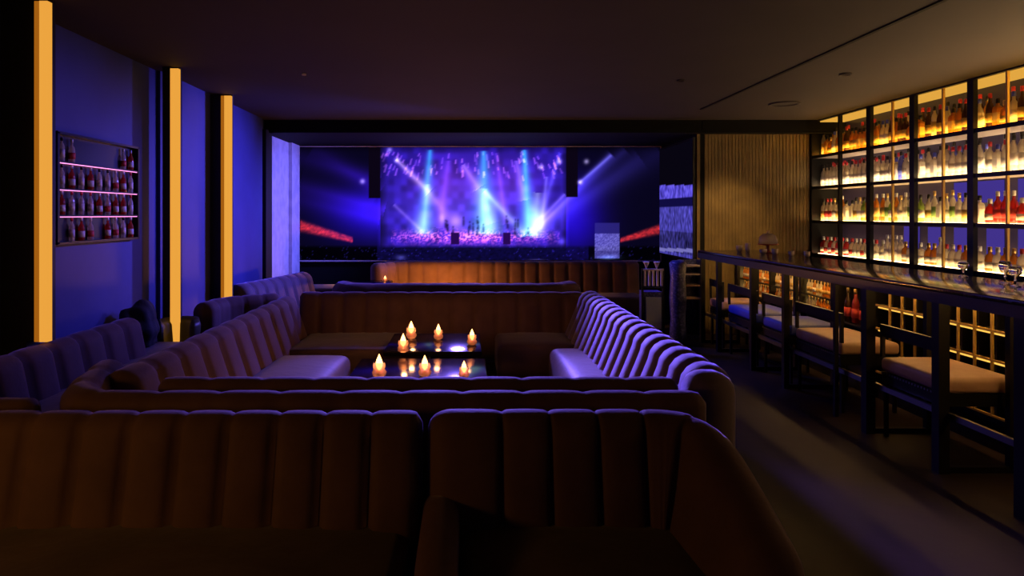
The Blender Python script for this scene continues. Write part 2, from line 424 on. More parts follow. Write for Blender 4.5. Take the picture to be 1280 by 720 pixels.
    # side monitor pale picture right of the stage
    mk = (X > 743) & (X < 774) & (Y > 278) & (Y < 323); img[mk] = img[mk] * .3 + np.array((40, 34, 110))
    mk &= (Y > 292); img[mk] += (nz[mk] * .6 + .4)[:, None] * np.array((85, 85, 110)) * (1 - (Y[mk] > 314) * .4)[:, None]
    add(G(760, 322, 12, 3), (60, 80, 130)); add(G(702, 302, 4, 4), (60, 50, 120)); add(G(500, 322, 6, 3), (60, 60, 110)); add(G(670, 326, 10, 1.6), (90, 80, 120))
    img *= (1 - .5 * np.clip((190 - Y) / 7, 0, 1))[..., None] ** .6
    img *= .93; c = np.clip(img / 255, 0, 1); lin = np.where(c <= .04045, c / 12.92, ((c + .055) / 1.055) ** 2.4)
    return lin[::-1]
def color_grid(name, lin, p00, pu, pv, strength, parent=None):
    Hh, W, _ = lin.shape; p00, pu, pv = Vector(p00), Vector(pu), Vector(pv)
    vs = [p00 + pu * (i / (W - 1)) + pv * (j / (Hh - 1)) for j in range(Hh) for i in range(W)]
    fs = [(j * W + i, j * W + i + 1, (j + 1) * W + i + 1, (j + 1) * W + i) for j in range(Hh - 1) for i in range(W - 1)]
    me = bpy.data.meshes.new(name); me.from_pydata(vs, [], fs)
    at = me.color_attributes.new('picture', 'FLOAT_COLOR', 'POINT')
    a = np.ones((Hh * W, 4), dtype=np.float32); a[:, :3] = lin.reshape(-1, 3); at.data.foreach_set('color', a.ravel())
    m = bpy.data.materials.new(name); m.use_nodes = True; nt = m.node_tree; nt.nodes.clear()
    an = nt.nodes.new('ShaderNodeAttribute'); an.attribute_name = 'picture'
    e = nt.nodes.new('ShaderNodeEmission'); e.inputs[1].default_value = strength; o = nt.nodes.new('ShaderNodeOutputMaterial')
    nt.links.new(an.outputs['Color'], e.inputs[0]); nt.links.new(e.outputs[0], o.inputs[0]); me.materials.append(m)
    ob = bpy.data.objects.new(name, me); C.objects.link(ob)
    if parent: ob.parent = parent
    return ob
scr = thing('video_screen', 'huge wall screen showing a concert stage under blue and cyan light beams', 'screen', (0, 10.44, .83))
box('screen_housing', 'cap_black', -2.59, 2.95, -.05, 0, 0, 1.76, scr)
color_grid('display', paint_screen(), (-2.585, -.056, .025), (5.525, 0, 0), (0, 0, 1.72), 1.0, scr)
m = MB(); m.box(-2.595, 2.955, -.07, -.052, 0, .02); m.box(-2.595, 2.955, -.07, -.052, 1.75, 1.76); m.box(2.935, 2.955, -.07, -.052, 0, 1.76)
m.build('bezel', 'slat_pale', scr)
# made-up glowing panel: blue light and reflections of the alcove's right cheek, painted
def paint_side_glow(W=90, Hh=90):
    rng = np.random.default_rng(11); U, V = np.meshgrid(np.linspace(0, 1, W), np.linspace(0, 1, Hh))  # V=0 top
    img = np.zeros((Hh, W, 3)) + (9, 6, 18)
    n = rng.random((Hh, W));
    for _ in range(3): n = (n + np.roll(n, 1, 0) + np.roll(n, -1, 0) + np.roll(n, 1, 1)) / 4
    n = (n - n.min()) / (n.max() - n.min())
    m1 = (V > .38 - .04 * (1 - U)) & (V < .48); img[m1] = (n[m1, None] * 1.2) * np.array((110, 100, 215)) + (25, 18, 90)
    m2 = (V >= .48) & (V < .56); img[m2] = (18, 14, 70)
    m3 = V >= .56; img[m3] = (n[m3, None] * .9 + .2) * np.array((95, 88, 200)) + (10, 8, 40)
    m4 = (V > .78) & (V < .97); img[m4] *= .45 + .4 * n[m4, None]
    m5 = np.abs(V - .93 - .04 * (1 - U)) < .015; img[m5] = (125, 120, 200)
    c = np.clip(img / 255, 0, 1); lin = np.where(c <= .04045, c / 12.92, ((c + .055) / 1.055) ** 2.4)
    return lin[::-1]
ss = thing('side_glow', 'tall narrow glowing panel painted as blue reflections, right of the concert screen', 'screen', (2.955, 9.6, 1.0))
box('side_glow_back', 'cap_black', -.035, 0, -.78, .77, -.05, 1.55, ss)
color_grid('side_glow_face', paint_side_glow(), (-.04, .75, -.03), (0, -1.52, 0), (0, 0, 1.55), .85, ss)

# ceiling fittings
def disc_fit(name, label, cat, x, y, r, mat='ceiling_dark', rim='header_black'):
    m = MB(); m.lathe([(r, 0), (r, -.012), (r * .82, -.014), (r * .8, -.004)], (x, y, ZC), 24, 0)
    o = m.build(name, [mat]); tag(o, label, cat); return o
disc_fit('ceiling_speaker', 'round dark speaker set in the ceiling near the bronze panelled wall', 'speaker', 3.42, 7.35, .16, 'ceiling_dark')
disc_fit('smoke_detector', 'small round fitting on the ceiling above the middle of the bar', 'smoke detector', 3.22, 5.8, .05)
disc_fit('sprinkler_plate', 'small pale dot fitting on the ceiling over the left sofas', 'sprinkler', -1.4, 5.8, .02, 'slat_pale')
disc_fit('vent_plate', 'small round dark fitting on the ceiling left of the shadow gap', 'vent', 1.9, 6.07, .035)

# ================================================================== NEAR SOFAS
YA = 2.56
ls = thing('channel_sofa', 'long brown velvet channel-tufted sofa along the bottom left of the picture', 'sofa', (0, 0, 0))
px = lambda p, d: (p - 585) * d / 850
seL = [px(p, 2.5) for p in (-90, -28, 37, 102, 163, 225, 285, 345, 403, 462, 527)]
channel_back('backrest', 'velvet', [(seL[0], YA), (seL[-1], YA)], .36, .805, th=.15, lean=.10, bulge=.022, seams=[s - seL[0] for s in seL], side=-1, parent=ls, endr=.05)
rbox('seat', 'seat_velvet', seL[0], -.21, 1.45, YA - .02, .14, .43, .05, ls, puff=.03)
box('plinth', 'plinth', seL[0] + .05, -.24, 1.5, YA + .03, 0, .16, ls)
rs = thing('channel_sofa', 'brown velvet channel-tufted sofa with sloping right arm, nearest the camera', 'sofa', (0, 0, 0))
seR = [px(p, 2.5) for p in (534, 628, 688, 748, 806, 868)]
L0 = .84 - seR[0]
def zt(s):
    s2 = s - (L0 + .0)
    if s2 < 0: return .81
    t = min(1, s2 / .60); return .81 - .24 * t ** 1.1
rights = [s - seR[0] for s in seR] 
Pth = [(seR[0], YA), (.86, YA), (.89, 1.88)]
Lp = smooth_path(Pth, .22); Ltot = sum((Lp[i + 1] - Lp[i]).length for i in range(len(Lp) - 1))
channel_back('backrest', 'velvet', Pth, .36, .81, th=.15, lean=.09, bulge=.02, seams=rights + [Ltot], side=-1, parent=rs, endr=.09, ztop=zt, rad=.22, zb=.1, sub=32)
rbox('seat', 'seat_velvet', -.03, .80, 1.45, YA - .02, .14, .43, .05, rs, puff=.03)
box('plinth', 'plinth', -.1, .87, 1.95, YA + .03, 0, .16, rs)
# rolled middle arm
def arm_mesh(x0, x1, y0, y1, zt_):
    m = MB(); n = 12; st = []
    prof = []
    for k in range(11):
        a = PI * k / 10; prof.append((math.cos(a), math.sin(a)))
    ys = [y1 - (y1 - y0) * i / n for i in range(n + 1)]
    vs = []
    for i, y in enumerate(ys):
        t = i / n; z = zt_ - .30 * max(0, t - .30) ** 1.7; hw = (x1 - x0) / 2 * (1 if t < .93 else .8); cx = (x0 + x1) / 2
        row = [(cx + hw, y, .12)] + [(cx + hw * c, y, z - hw + hw * s) for c, s in prof] + [(cx - hw, y, .12)]
        vs += row
    k = len(prof) + 2; fs = []
    for i in range(n):
        for j in range(k - 1): fs.append((i * k + j, i * k + j + 1, (i + 1) * k + j + 1, (i + 1) * k + j))
    fs.append(tuple(range(k))[::-1]); fs.append(tuple(n * k + j for j in range(k)))
    m.add(vs, [f[::-1] for f in fs], 0, True); return m
arm_mesh(-.162, -.03, 1.5, YA - .08, .545).build('middle_arm', 'velvet', rs)

# ================================================================== MAIN BOOTH
bo = thing('booth_sofa', 'large square booth of brown velvet channel sofas around two candlelit tables', 'booth sofa', (0, 0, 0))
channel_back('outer_bolster', 'velvet', [(-1.86, 3.55), (-1.68, 2.86), (1.0, 2.86)], .08, .805, th=.15, lean=.0, bulge=.012, pitch=.26, side=1, parent=bo, endr=.07, rad=.25, backb=1)
channel_back('near_backrest', 'velvet', [(-1.40, 3.08), (.95, 3.08)], .36, .81, th=.15, lean=.10, bulge=.014, pitch=.23, side=1, parent=bo, endr=.05, backb=.7)
channel_back('right_backrest', 'velvet_blue_lit', [(.98, 3.03), (1.13, 3.08), (1.13, 6.32)], .33, .82, th=.16, lean=.17, bulge=.042, topk=.9, pitch=.185, side=1, parent=bo, rad=.2, endr=.07, backb=.6, zb=.05)
channel_back('left_backrest', 'velvet', [(-1.66, 6.28), (-1.66, 3.20)], .33, .80, th=.16, lean=.13, bulge=.022, pitch=.27, side=1, parent=bo, endr=.06, backb=.5, zb=.05)
channel_back('far_backrest', 'velvet', [(1.10, 6.48), (-1.60, 6.48)], .33, .81, th=.17, lean=.08, bulge=.018, pitch=.21, side=1, parent=bo, endr=.06, backb=.6, zb=.05)
rbox('far_seat', 'seat_velvet', -1.5, -.35, 5.55, 6.42, .12, .44, .05, bo, puff=.02)
rbox('far_seat', 'seat_velvet', .25, .95, 5.75, 6.42, .12, .44, .05, bo, puff=.02)
rbox('left_seat', 'seat_velvet', -1.52, -.93, 3.35, 5.45, .12, .43, .07, bo, puff=.035)
rbox('right_seat', 'seat_velvet', .66, 1.02, 3.35, 5.62, .12, .45, .07, bo, puff=.035)
rbox('near_seat', 'seat_velvet', -.9, .62, 3.18, 3.62, .12, .42, .05, bo, puff=.02)
m = MB(); m.box(-1.62, -.98, 3.3, 6.4, 0, .13); m.box(.72, 1.08, 3.3, 6.4, 0, .13); m.box(-1.6, 1.0, 3.15, 3.55, 0, .13); m.box(-1.6, 1.0, 5.85, 6.5, 0, .13)
m.build('plinth', 'plinth', bo)

def table(x0, x1, y0, y1, z, label):
    cx, cy = (x0 + x1) / 2, (y0 + y1) / 2
    t = thing('low_table', label, 'table', (cx, cy, 0), 'low black tables')
    a, b = (x1 - x0) / 2, (y1 - y0) / 2
    rbox('table_top', 'table_gloss', -a, a, -b, b, z - .035, z, .008, t)
    m = MB(); m.lathe([(.035, .02), (.035, z - .035)], (0, 0, 0), 14); m.build('pedestal', 'black_metal', t)
    m = MB(); m.lathe([(.22, 0), (.22, .012), (.05, .03)], (0, 0, 0), 20); m.build('base', 'black_metal', t)
    return t
table(-.62, .10, 4.95, 5.72, .55, 'low glossy black table in the booth, the one farther from the camera')
table(-.74, .12, 3.80, 4.72, .55, 'low glossy black table in the booth, the one nearer the camera')
# candles
def make_candle():
    t = thing('candle_holder', '', 'candle')
    m = MB(); m.lathe([(.024, .0), (.036, .01), (.040, .028), (.030, .042), (.035, .056), (.031, .078)], (0, 0, 0), 16)
    m.f.pop(); m.m.pop(); m.sm.pop()
    m.build('glass_holder', 'candle_glass', t)
    m = MB(); m.lathe([(.018, .008), (.018, .035)], (0, 0, 0), 12); m.build('wax', 'wax', t)
    m = MB(); m.lathe([(.003, .036), (.014, .05), (.019, .068), (.015, .09), (.007, .108), (.0015, .122)], (0, 0, 0), 10); m.build('flame', 'flame', t)
    return t
cnd = [((514, 423), .55, 'lit candle at the far left corner of the farther booth table', 2.2, 1.15), ((548, 424), .55, 'lit candle at the far middle edge of the farther booth table', 1.5, 1),
       ((590, 431), .55, 'dim lit candle at the right edge of the farther booth table', .5, 1), ((504, 440), .55, 'lit candle on the near left corner of the farther booth table', 2.2, 1.1),
       ((474, 471), .55, 'lit candle on the left of the nearer booth table', 2.6, 1.15), ((531, 470), .55, 'lit candle in the middle of the nearer booth table', 2.2, 1.05), ((580, 472), .55, 'low lit candle at the right of the nearer booth table', 1.4, .85)]
proto = None
for (p, q), z, lb, e, sc in cnd:
    d = (H - z) * 850 / (q - 268)
    if proto is None: proto = make_candle(); c = proto
    else: c = copy_tree(proto)
    c.location = (px(p, d), d, z); c.scale = (sc, sc, sc); tag(c, lb, 'candle', 'candles on the booth tables')
    lamp('candle_light', 'POINT', (px(p, d), d, z + .17), e * 1.1, (1, .40, .13), shadow_soft_size=.02)

# ================================================================== LEFT BENCHES
cb = thing('banquette_bench', 'brown channel-backed bench along the left wall below the amber columns', 'bench', (0, 0, 0))
channel_back('backrest', 'velvet', [(-2.36, 4.78), (-2.36, 2.5)], .52, .83, th=.14, lean=.05, bulge=.028, pitch=.26, side=1, parent=cb, endr=.07, backb=.3)
rbox('seat', 'seat_velvet', -2.42, -2.0, 3.0, 5.27, .3, .57, .04, cb, puff=.01)
channel_back('end_backrest', 'velvet', [(-2.35, 2.82), (-1.78, 2.82)], .3, .785, th=.14, lean=.0, bulge=.012, pitch=.28, side=1, parent=cb, endr=.05)
box('plinth', 'plinth', -2.5, -2.05, 3.0, 5.22, 0, .32, cb)
db = thing('curved_sofa', 'curved brown sofa back behind the left side of the booth, beside the farthest amber column', 'sofa', (0, 0, 0))
channel_back('backrest', 'velvet', [(-2.25, 5.75), (-2.22, 6.15), (-1.80, 6.50)], .0, .80, th=.17, lean=.0, bulge=.02, pitch=.2, side=1, parent=db, rad=.4, endr=.07, backb=.2)
eb = thing('banquette_bench', 'blue-lit channel-backed bench against the far left wall near the screen', 'bench', (0, 0, 0))
channel_back('backrest', 'velvet_blue_lit', [(-2.05, 8.55), (-2.12, 8.1), (-2.38, 6.95)], .35, .83, th=.22, lean=.1, bulge=.028, pitch=.2, side=1, parent=eb, endr=.1)
rbox('seat', 'seat_velvet', -2.2, -1.6, 7.0, 8.1, .0, .45, .04, eb, puff=.01)
# dark things left on the bench
def lump(name, label, cat, x, y, z, a, b, c, mat, seed):
    rnd = random.Random(seed); bm = bmesh.new(); bmesh.ops.create_icosphere(bm, subdivisions=4, radius=1)
    ph = [rnd.uniform(0, 6) for _ in range(6)]
    for v in bm.verts:
        p = v.co.copy(); k = 1 + .10 * math.sin(4 * p.x + ph[0]) * math.cos(3 * p.y + ph[1]) + .06 * math.sin(9 * p.z + 4 * p.x + ph[2]) + .04 * math.sin(13 * p.y + ph[3])
        v.co = Vector((p.x * a * k, p.y * b * k, max(-.55, p.z * k) * c))
    me = bpy.data.meshes.new(name); bm.to_mesh(me); bm.free(); me.materials.append(M[mat]); me.polygons.foreach_set('use_smooth', [True] * len(me.polygons))
    o = bpy.data.objects.new(name, me); C.objects.link(o); o.location = (x, y, z + .54 * c); return tag(o, label, cat)
lump('folded_coat', 'black coat heaped on the left bench in front of the middle amber column', 'coat', -2.43, 5.03, .588, .13, .17, .20, 'black_cloth', 1)
# tub chair: dark, olive rim
tc = thing('tub_chair', 'small dark tub chair with olive rim at the end of the left bench', 'chair', (-2.30, 5.42, 0))
pass
m = MB()
seg = 18; vs = []; fs = []
for i in range(seg + 1):
    a = math.radians(-30 + 240 * i / seg); 
    for r, z in ((.13, .28), (.16, .66), (.145, .72), (.12, .66), (.10, .30)): vs.append((r * math.cos(a), r * math.sin(a), z))
for i in range(seg):
    for j in range(5): fs.append((i * 5 + j, (i + 1) * 5 + j, (i + 1) * 5 + (j + 1) % 5, i * 5 + (j + 1) % 5))
fs.append((0, 1, 2, 3, 4)); fs.append(tuple(seg * 5 + k for k in (4, 3, 2, 1, 0)))
m.add(vs, fs, 0, True); m.build('shell', 'olive', tc)
m = MB(); m.lathe([(.105, .26), (.115, .30), (.115, .36), (.10, .38)], (0, 0, 0), 18); m.build('seat', 'black_cloth', tc)
m = MB(); m.lathe([(.09, 0), (.09, .015), (.02, .03), (.02, .27)], (0, 0, 0), 16); m.build('pedestal', 'black_metal', tc)

# ================================================================== BACK ROWS
fb = thing('low_sofa', 'low curved sofa with violet-lit top, first row behind the booth', 'sofa', (0, 0, 0))
channel_back('backrest', 'velvet', [(-1.45, 7.75), (-1.25, 7.40), (.95, 7.40), (1.2, 7.75)], .0, .80, th=.26, lean=.0, bulge=.010, pitch=.3, side=1, parent=fb, rad=.2, endr=.1, backb=.8)
rbox('seat', 'seat_velvet', -1.1, .9, 7.54, 8.05, .0, .44, .04, fb, puff=.01)
gb = thing('rear_sofa', 'tall-backed brown sofa in the last row below the concert screen', 'sofa', (0, 0, 0))
channel_back('backrest', 'velvet', [(2.45, 9.75), (-1.05, 9.75), (-1.3, 9.35)], .3, .875, th=.16, lean=.05, bulge=.02, pitch=.21, side=1, parent=gb, rad=.25, endr=.06)
rbox('seat', 'seat_velvet', -.95, 2.4, 9.1, 9.68, .0, .44, .04, gb, puff=.01)
hb = rbox('low_bench', 'seat_velvet', -2.35, -1.55, 8.7, 9.3, .0, .60, .05); tag(hb, 'small brown bench at the far left below the screen', 'bench')
t2 = table(-.95, .15, 8.45, 9.0, .50, 'low black table between the last two sofa rows, unseen, added under its candles')
for k, (xx, yy, lb) in enumerate(((-.68, 8.8, 'left'), (-.36, 8.85, 'middle'), (-.05, 8.8, 'right'))):
    c = copy_tree(proto); c.location = (xx, yy, .50); c.scale = (1, 1, 1)
    tag(c, lb + ' unseen candle added on the low table in front of the last sofa row', 'candle', 'added candles before the rear sofa')
    lamp('candle_light', 'POINT', (xx, yy + .28, .64), 20, (1, .36, .07), shadow_soft_size=.03)  # added warm fill by the hidden candles, lights the rear sofa
t3 = table(-1.55, -.95, 8.15, 8.6, .72, 'pale-lit side table left of the last sofa row')
c = copy_tree(proto); c.location = (-1.03, 8.45, .72); c.scale = (.7, .7, .55); tag(c, 'tiny pinkish lit candle on the side table left of the rear sofa', 'candle')

# ---- service corner right of the booth
sv = thing('menu_stand', 'narrow stand with five pale upright slats over a pale blue panel', 'stand', (2.12, 7.8, 0))
m = MB()
for xx in (-.13, .11): m.box(xx, xx + .022, -.01, .012, 0, .93)
m.box(-.13, .132, -.01, .012, .70, .715); m.build('frame', 'black_metal', sv)
box('top_rail', 'slat_pale', -.115, .12, -.02, .02, .905, .925, sv)
for k in range(5): box('slat', 'slat_pale', -.10 + k * .047, -.078 + k * .047, -.016, .008, .73, .905, sv)
box('door_panel', 'panel_paleblue', -.085, .09, -.03, .0, .24, .60, sv)
box('cabinet', 'deep_blue', -.105, .108, .0, .2, 0, .66, sv)
for xx, lb in ((-.075, 'left'), (.045, 'right')):
    m = MB(); m.lathe([(.004, 0), (.035, .075), (.037, .08)], (2.12 + xx, 7.8, .926), 14)
    tag(m.build('cone_glass', 'label_white'), 'small white cone on top of the slatted stand, the ' + lb + ' one', 'glass')
m = MB(); m.lathe([(.085, 0), (.10, .1), (.085, .3), (.10, .55), (.085, .8), (.10, .97), (.07, 1.0)], (2.5, 8.1, 0), 20)
tag(m.build('fabric_column', 'deep_blue'), 'waist-high dark blue rounded pillar between slatted stand and bar end', 'pillar')
ht = thing('side_shelf', 'dark blue side shelf unit with pale shelf edges at the bar end', 'shelf', (2.78, 8.5, 0))
m = MB(); m.box(-.13, .13, -.1, .12, .0, .05); m.box(-.13, .13, .1, .12, 0, .98); m.box(-.13, -.11, -.1, .12, 0, .98); m.box(.11, .13, -.1, .12, 0, .98); m.build('carcass', 'deep_blue', ht)
for z in (.50, .66, .80, .90): box('shelf', 'slat_pale' if z > .7 else 'leather_tan', -.11, .11, -.11, .1, z, z + .018, ht)

# ================================================================== BAR
bar = thing('bar_counter', 'long black bar counter on square metal legs along the right side', 'bar counter', (0, 0, 0))
rbox('counter_top', 'counter', 2.80, 3.55, .6, 8.3, 1.085, 1.115, .006, bar)
m = MB(); m.box(2.80, 2.84, .6, 8.3, 1.02, 1.085); m.box(2.84, 3.5, 8.24, 8.3, 1.02, 1.085); m.build('fascia', 'counter_edge', bar)
legs = [8.22, 7.68, 6.77, 6.07, 5.22, 4.83, 4.09, 3.47, 2.2]
for d in legs:
    w_ = .028 if d in (5.22,) else (.065 if d < 5 else .05)
    m = MB(); m.box(2.81, 2.81 + w_, d - w_ / 2, d + w_ / 2, 0, 1.02); lg = m.build('leg', 'black_metal', bar)
    if d != 5.22:
        m = MB(); m.box(2.81 + w_, 3.28, d - .02, d + .02, 0, .035); m.box(3.245, 3.28, d - .02, d + .02, .035, 1.085); m.build('sled_foot', 'black_metal', lg)
m = MB(); m.box(2.865, 2.89, .7, 8.2, .33, .365)
m.build('foot_rail', 'steel', bar)['label'] = 'dull steel foot rail'

# bar body: wine niches and brass lattice, lit from inside
bd = thing('wine_rack', 'backlit rack with brass lattice and bottle niches under the counter', 'wine rack', (0, 0, 0))
box('core', 'cell_black', 3.66, 3.72, .8, 8.75, 0, 1.08, bd)
m = MB()
m.box(3.44, 3.66, .8, 8.75, 1.0, 1.02); m.box(3.44, 3.66, 5.78, 8.75, .55, .57); m.box(3.44, 3.66, 6.42, 8.75, .735, .745); m.box(3.46, 3.66, .8, 8.75, 0, .10)
m.box(3.50, 3.66, 5.78, 8.75, .10, .55)
for d in (5.78, 6.38, 7.05, 7.75, 8.72): m.box(3.44, 3.66, d - .02, d + .02, 0, 1.02)
m.build('carcass', 'cell_black', bd)
# lattice section
m = MB(); y = .9
while y < 5.70:
    m.box(3.44, 3.455, y, y + .014, .22, 1.0); y += .155
for z in (.985, .78, .585, .40, .22): m.box(3.438, 3.457, .8, 5.74, z, z + .014)
m.build('lattice', 'lattice_brass', bd)
m = MB()
y = .9
while y < 5.70:
    m.box(3.47, 3.62, y, y + .012, .22, 1.0); y += .155
for z in (.78, .585, .40): m.box(3.47, 3.64, .8, 5.74, z, z + .012)
m.build('cell_divider', 'cell_black', bd)
m = MB()
for z in (.972, .765, .57): m.box(3.462, 3.469, .8, 5.74, z - .004, z + .006)
m.build('lattice_light', 'lattice_led', bd)['label'] = 'warm light strip behind the lattice'
m = MB()
m.box(3.45, 3.46, 5.82, 8.70, .94, .95); m.box(3.635, 3.655, 6.42, 8.70, .571, .62); m.box(3.635, 3.655, 6.42, 8.70, .746, .80)
m.build('niche_light', 'rack_led', bd)['label'] = 'warm light strip over the bottle niches'
m = MB(); m.box(3.36, 3.385, .8, 8.2, 1.068, 1.084); m.build('counter_fill', 'under_fill', bd)['label'] = 'added warm fill strip under the counter overhang'  # unseen strip added to light the lattice front, stools and floor
# brass edge of the ornament niche
m = MB(); m.box(3.43, 3.45, 5.79, 5.82, .12, 1.0); m.box(3.43, 3.45, 5.79, 6.38, .10, .12); m.build('brass_trim', 'lattice_brass', bd)

# ------------------------------------------------------------------ bottles
def bottle_proto(kind, glass, cap, label, h=1.0):
    P = {'round': [(.030, 0), (.034, .006), (.034, .15), (.028, .178), (.013, .205), (.012, .262)],
         'slim': [(.026, 0), (.028, .006), (.028, .19), (.022, .215), (.012, .24), (.011, .29)],
         'squat': [(.036, 0), (.040, .01), (.040, .10), (.034, .135), (.015, .155), (.014, .20)],
         'square': [(.036, 0), (.038, .005), (.038, .155), (.032, .172), (.014, .185), (.013, .232)],
         'wine': [(.030, 0), (.033, .006), (.033, .16), (.026, .20), (.013, .225), (.012, .29)]}[kind]
    n = 4 if kind == 'square' else 10
    hb = MB(); hb.lathe([(r, z * h) for r, z in P], (0, 0, 0), n)
    if kind == 'square':
        c, s = math.cos(PI / 4), math.sin(PI / 4); hb.v = [(x * c - y * s, x * s + y * c, z) for x, y, z in hb.v]
        hb.sm = [False] * len(hb.sm)
    o = hb.build('bottle', glass)
    top = P[-1][1] * h; r = P[-1][0] + .003
    cb_ = MB(); cb_.lathe([(r, top - .030), (r, top + .010), (r * .8, top + .014)], (0, 0, 0), 8); c1 = cb_.build('cap', cap, o)
    R = P[2][0] + .0012; z0, z1 = P[2][1] * h * .28, P[2][1] * h * .80
    lb = MB(); lb.lathe([(R, z0), (R, z1)], (0, 0, 0), n)
    if n == 4: lb.v = [(x * c - y * s, x * s + y * c, z) for x, y, z in lb.v]; lb.sm = [False] * len(lb.sm)
    l1 = lb.build('paper_label', label, o)
    return o
GL = {'cream': 'glass_cream', 'amber': 'glass_amber', 'green': 'glass_green', 'red': 'glass_red', 'blue': 'glass_blue', 'dark': 'glass_dark'}
WORD = {'cream': 'clear', 'amber': 'amber', 'green': 'green', 'red': 'red', 'blue': 'blue', 'dark': 'dark brown'}
protos = {}
def get_bottle(kind, glass, cap, label, h=1.0):
    key = (kind, glass, cap, label, h)
    if key not in protos: protos[key] = bottle_proto(kind, GL[glass], 'cap_' + cap, 'label_' + label, h); return protos[key]
    c = copy_tree(protos[key]); c.scale = (1, 1, 1); return c
ORD = ['first', 'second', 'third', 'fourth', 'fifth', 'sixth', 'seventh', 'eighth', 'ninth', 'tenth', 'eleventh', 'twelfth', 'thirteenth', 'fourteenth', 'fifteenth']
bays = [8.78, 8.13, 7.53, 6.79, 6.0, 5.36]
BAYN = ['leftmost bay', 'second bay', 'third bay', 'fourth bay', 'rightmost bay']
shelves = [2.30, 1.905, 1.47, 1.05]
SHN = ['top shelf', 'second-highest shelf', 'third-highest shelf', 'lowest bar shelf']
styles = {  # per shelf: weighted (kind, glass, cap, label)
 0: [('round', 'amber', 'black', 'gold'), ('square', 'amber', 'black', 'gold'), ('slim', 'cream', 'black', 'gold'), ('squat', 'amber', 'gold', 'gold'), ('wine', 'dark', 'red', 'gold'), ('round', 'cream', 'blue', 'white')],
 1: [('round', 'cream', 'black', 'white'), ('slim', 'cream', 'black', 'white'), ('square', 'cream', 'blue', 'white'), ('round', 'cream', 'red', 'white'), ('slim', 'blue', 'black', 'blue')],
 2: [('round', 'cream', 'gold', 'white'), ('slim', 'cream', 'gold', 'green'), ('round', 'cream', 'black', 'gold'), ('slim', 'cream', 'white', 'white'), ('round', 'cream', 'red', 'red'), ('square', 'cream', 'black', 'white'), ('slim', 'amber', 'white', 'gold'), ('round', 'green', 'black', 'white')],
 3: [('squat', 'cream', 'white', 'white'), ('squat', 'cream', 'red', 'white'), ('squat', 'amber', 'gold', 'white'), ('round', 'cream', 'white', 'white')]}
for si, z in enumerate(shelves):
    for bi in range(5):
        ya, yb = bays[bi] - .06, bays[bi + 1] + .06
        n = int((ya - yb) / .076) + 1
        for row in range(2 if si < 2 else 1):
            nn = n - row
            for k in range(nn):
                y = ya - (ya - yb) * ((k + .5 * row) / max(1, n - 1))
                st = styles[si]
                if si == 2 and bi == 4: sty = random.choice([('round', 'red', 'white', 'red'), ('round', 'cream', 'white', 'red'), ('squat', 'red', 'white', 'white')])
                elif si == 3 and bi == 0: sty = ('squat', 'red', 'white', 'white') if k % 2 == 0 else ('squat', 'cream', 'red', 'red')
                elif si == 3 and bi in (1,): sty = random.choice([('squat', 'cream', 'red', 'white'), ('squat', 'cream', 'white', 'white'), ('squat', 'cream', 'red', 'red')])
                elif si == 1 and bi in (0, 1) : sty = random.choice([('round', 'cream', 'black', 'white'), ('round', 'cream', 'red', 'white')])
                elif si == 0 and bi == 1 and row == 0: sty = random.choice(st[:2] + [('slim', 'red', 'red', 'gold')])
                else: sty = random.choice(st)
                h = 1.0 if row == 0 else 1.12
                o = get_bottle(*sty, h)
                o.location = (4.56 + .10 * row, y, z + .004)
                o.rotation_euler = (0, 0, 0)
                tag(o, '%s bottle, %s cap, %s from left, %s%s, %s' % (WORD[sty[1]], sty[2], ORD[k], 'back row, ' if row else '', BAYN[bi], SHN[si]), 'bottle', 'bottles on the ' + SHN[si])
# niche bottles under the counter
for lv, z in enumerate((.7455, .5705)):
    k = 0; y = 8.60; ls_ = 0
    while y > 6.46:
        if min(abs(y - d) for d in (7.05, 7.75)) > .045:
            sty = random.choice([('round', 'amber', 'gold', 'gold'), ('wine', 'cream', 'gold', 'gold'), ('wine', 'amber', 'gold', 'white')])
            o = get_bottle(*sty, 1.0); o.scale = (.60, .60, .52); o.location = (3.50, y, z)
            sec = 0 if y > 7.75 else (1 if y > 7.05 else 2)
            if sec != ls_: ls_ = sec; k = 0
            tag(o, 'small %s bottle, %s from left, %s niche under the counter, %s row' % (WORD[sty[1]], ORD[k], ['left', 'middle', 'right'][sec], 'upper' if lv == 0 else 'lower'), 'bottle', 'small bottles in the niches under the counter')
            k += 1
        y -= .06
# dark bottles standing in the ornament niche
for k, (y, z, g) in enumerate(((6.26, .5705, 'dark'), (6.14, .5705, 'red'), (6.02, .5705, 'dark'), (5.90, .5705, 'cream'))):
    o = get_bottle('wine', g, 'gold', 'red', 1.0); o.location = (3.50, y, z)
    tag(o, '%s wine bottle standing in the tall niche beside brass lattice, %s from left' % (WORD[g], ORD[k]), 'bottle', 'wine bottles in the tall niche')

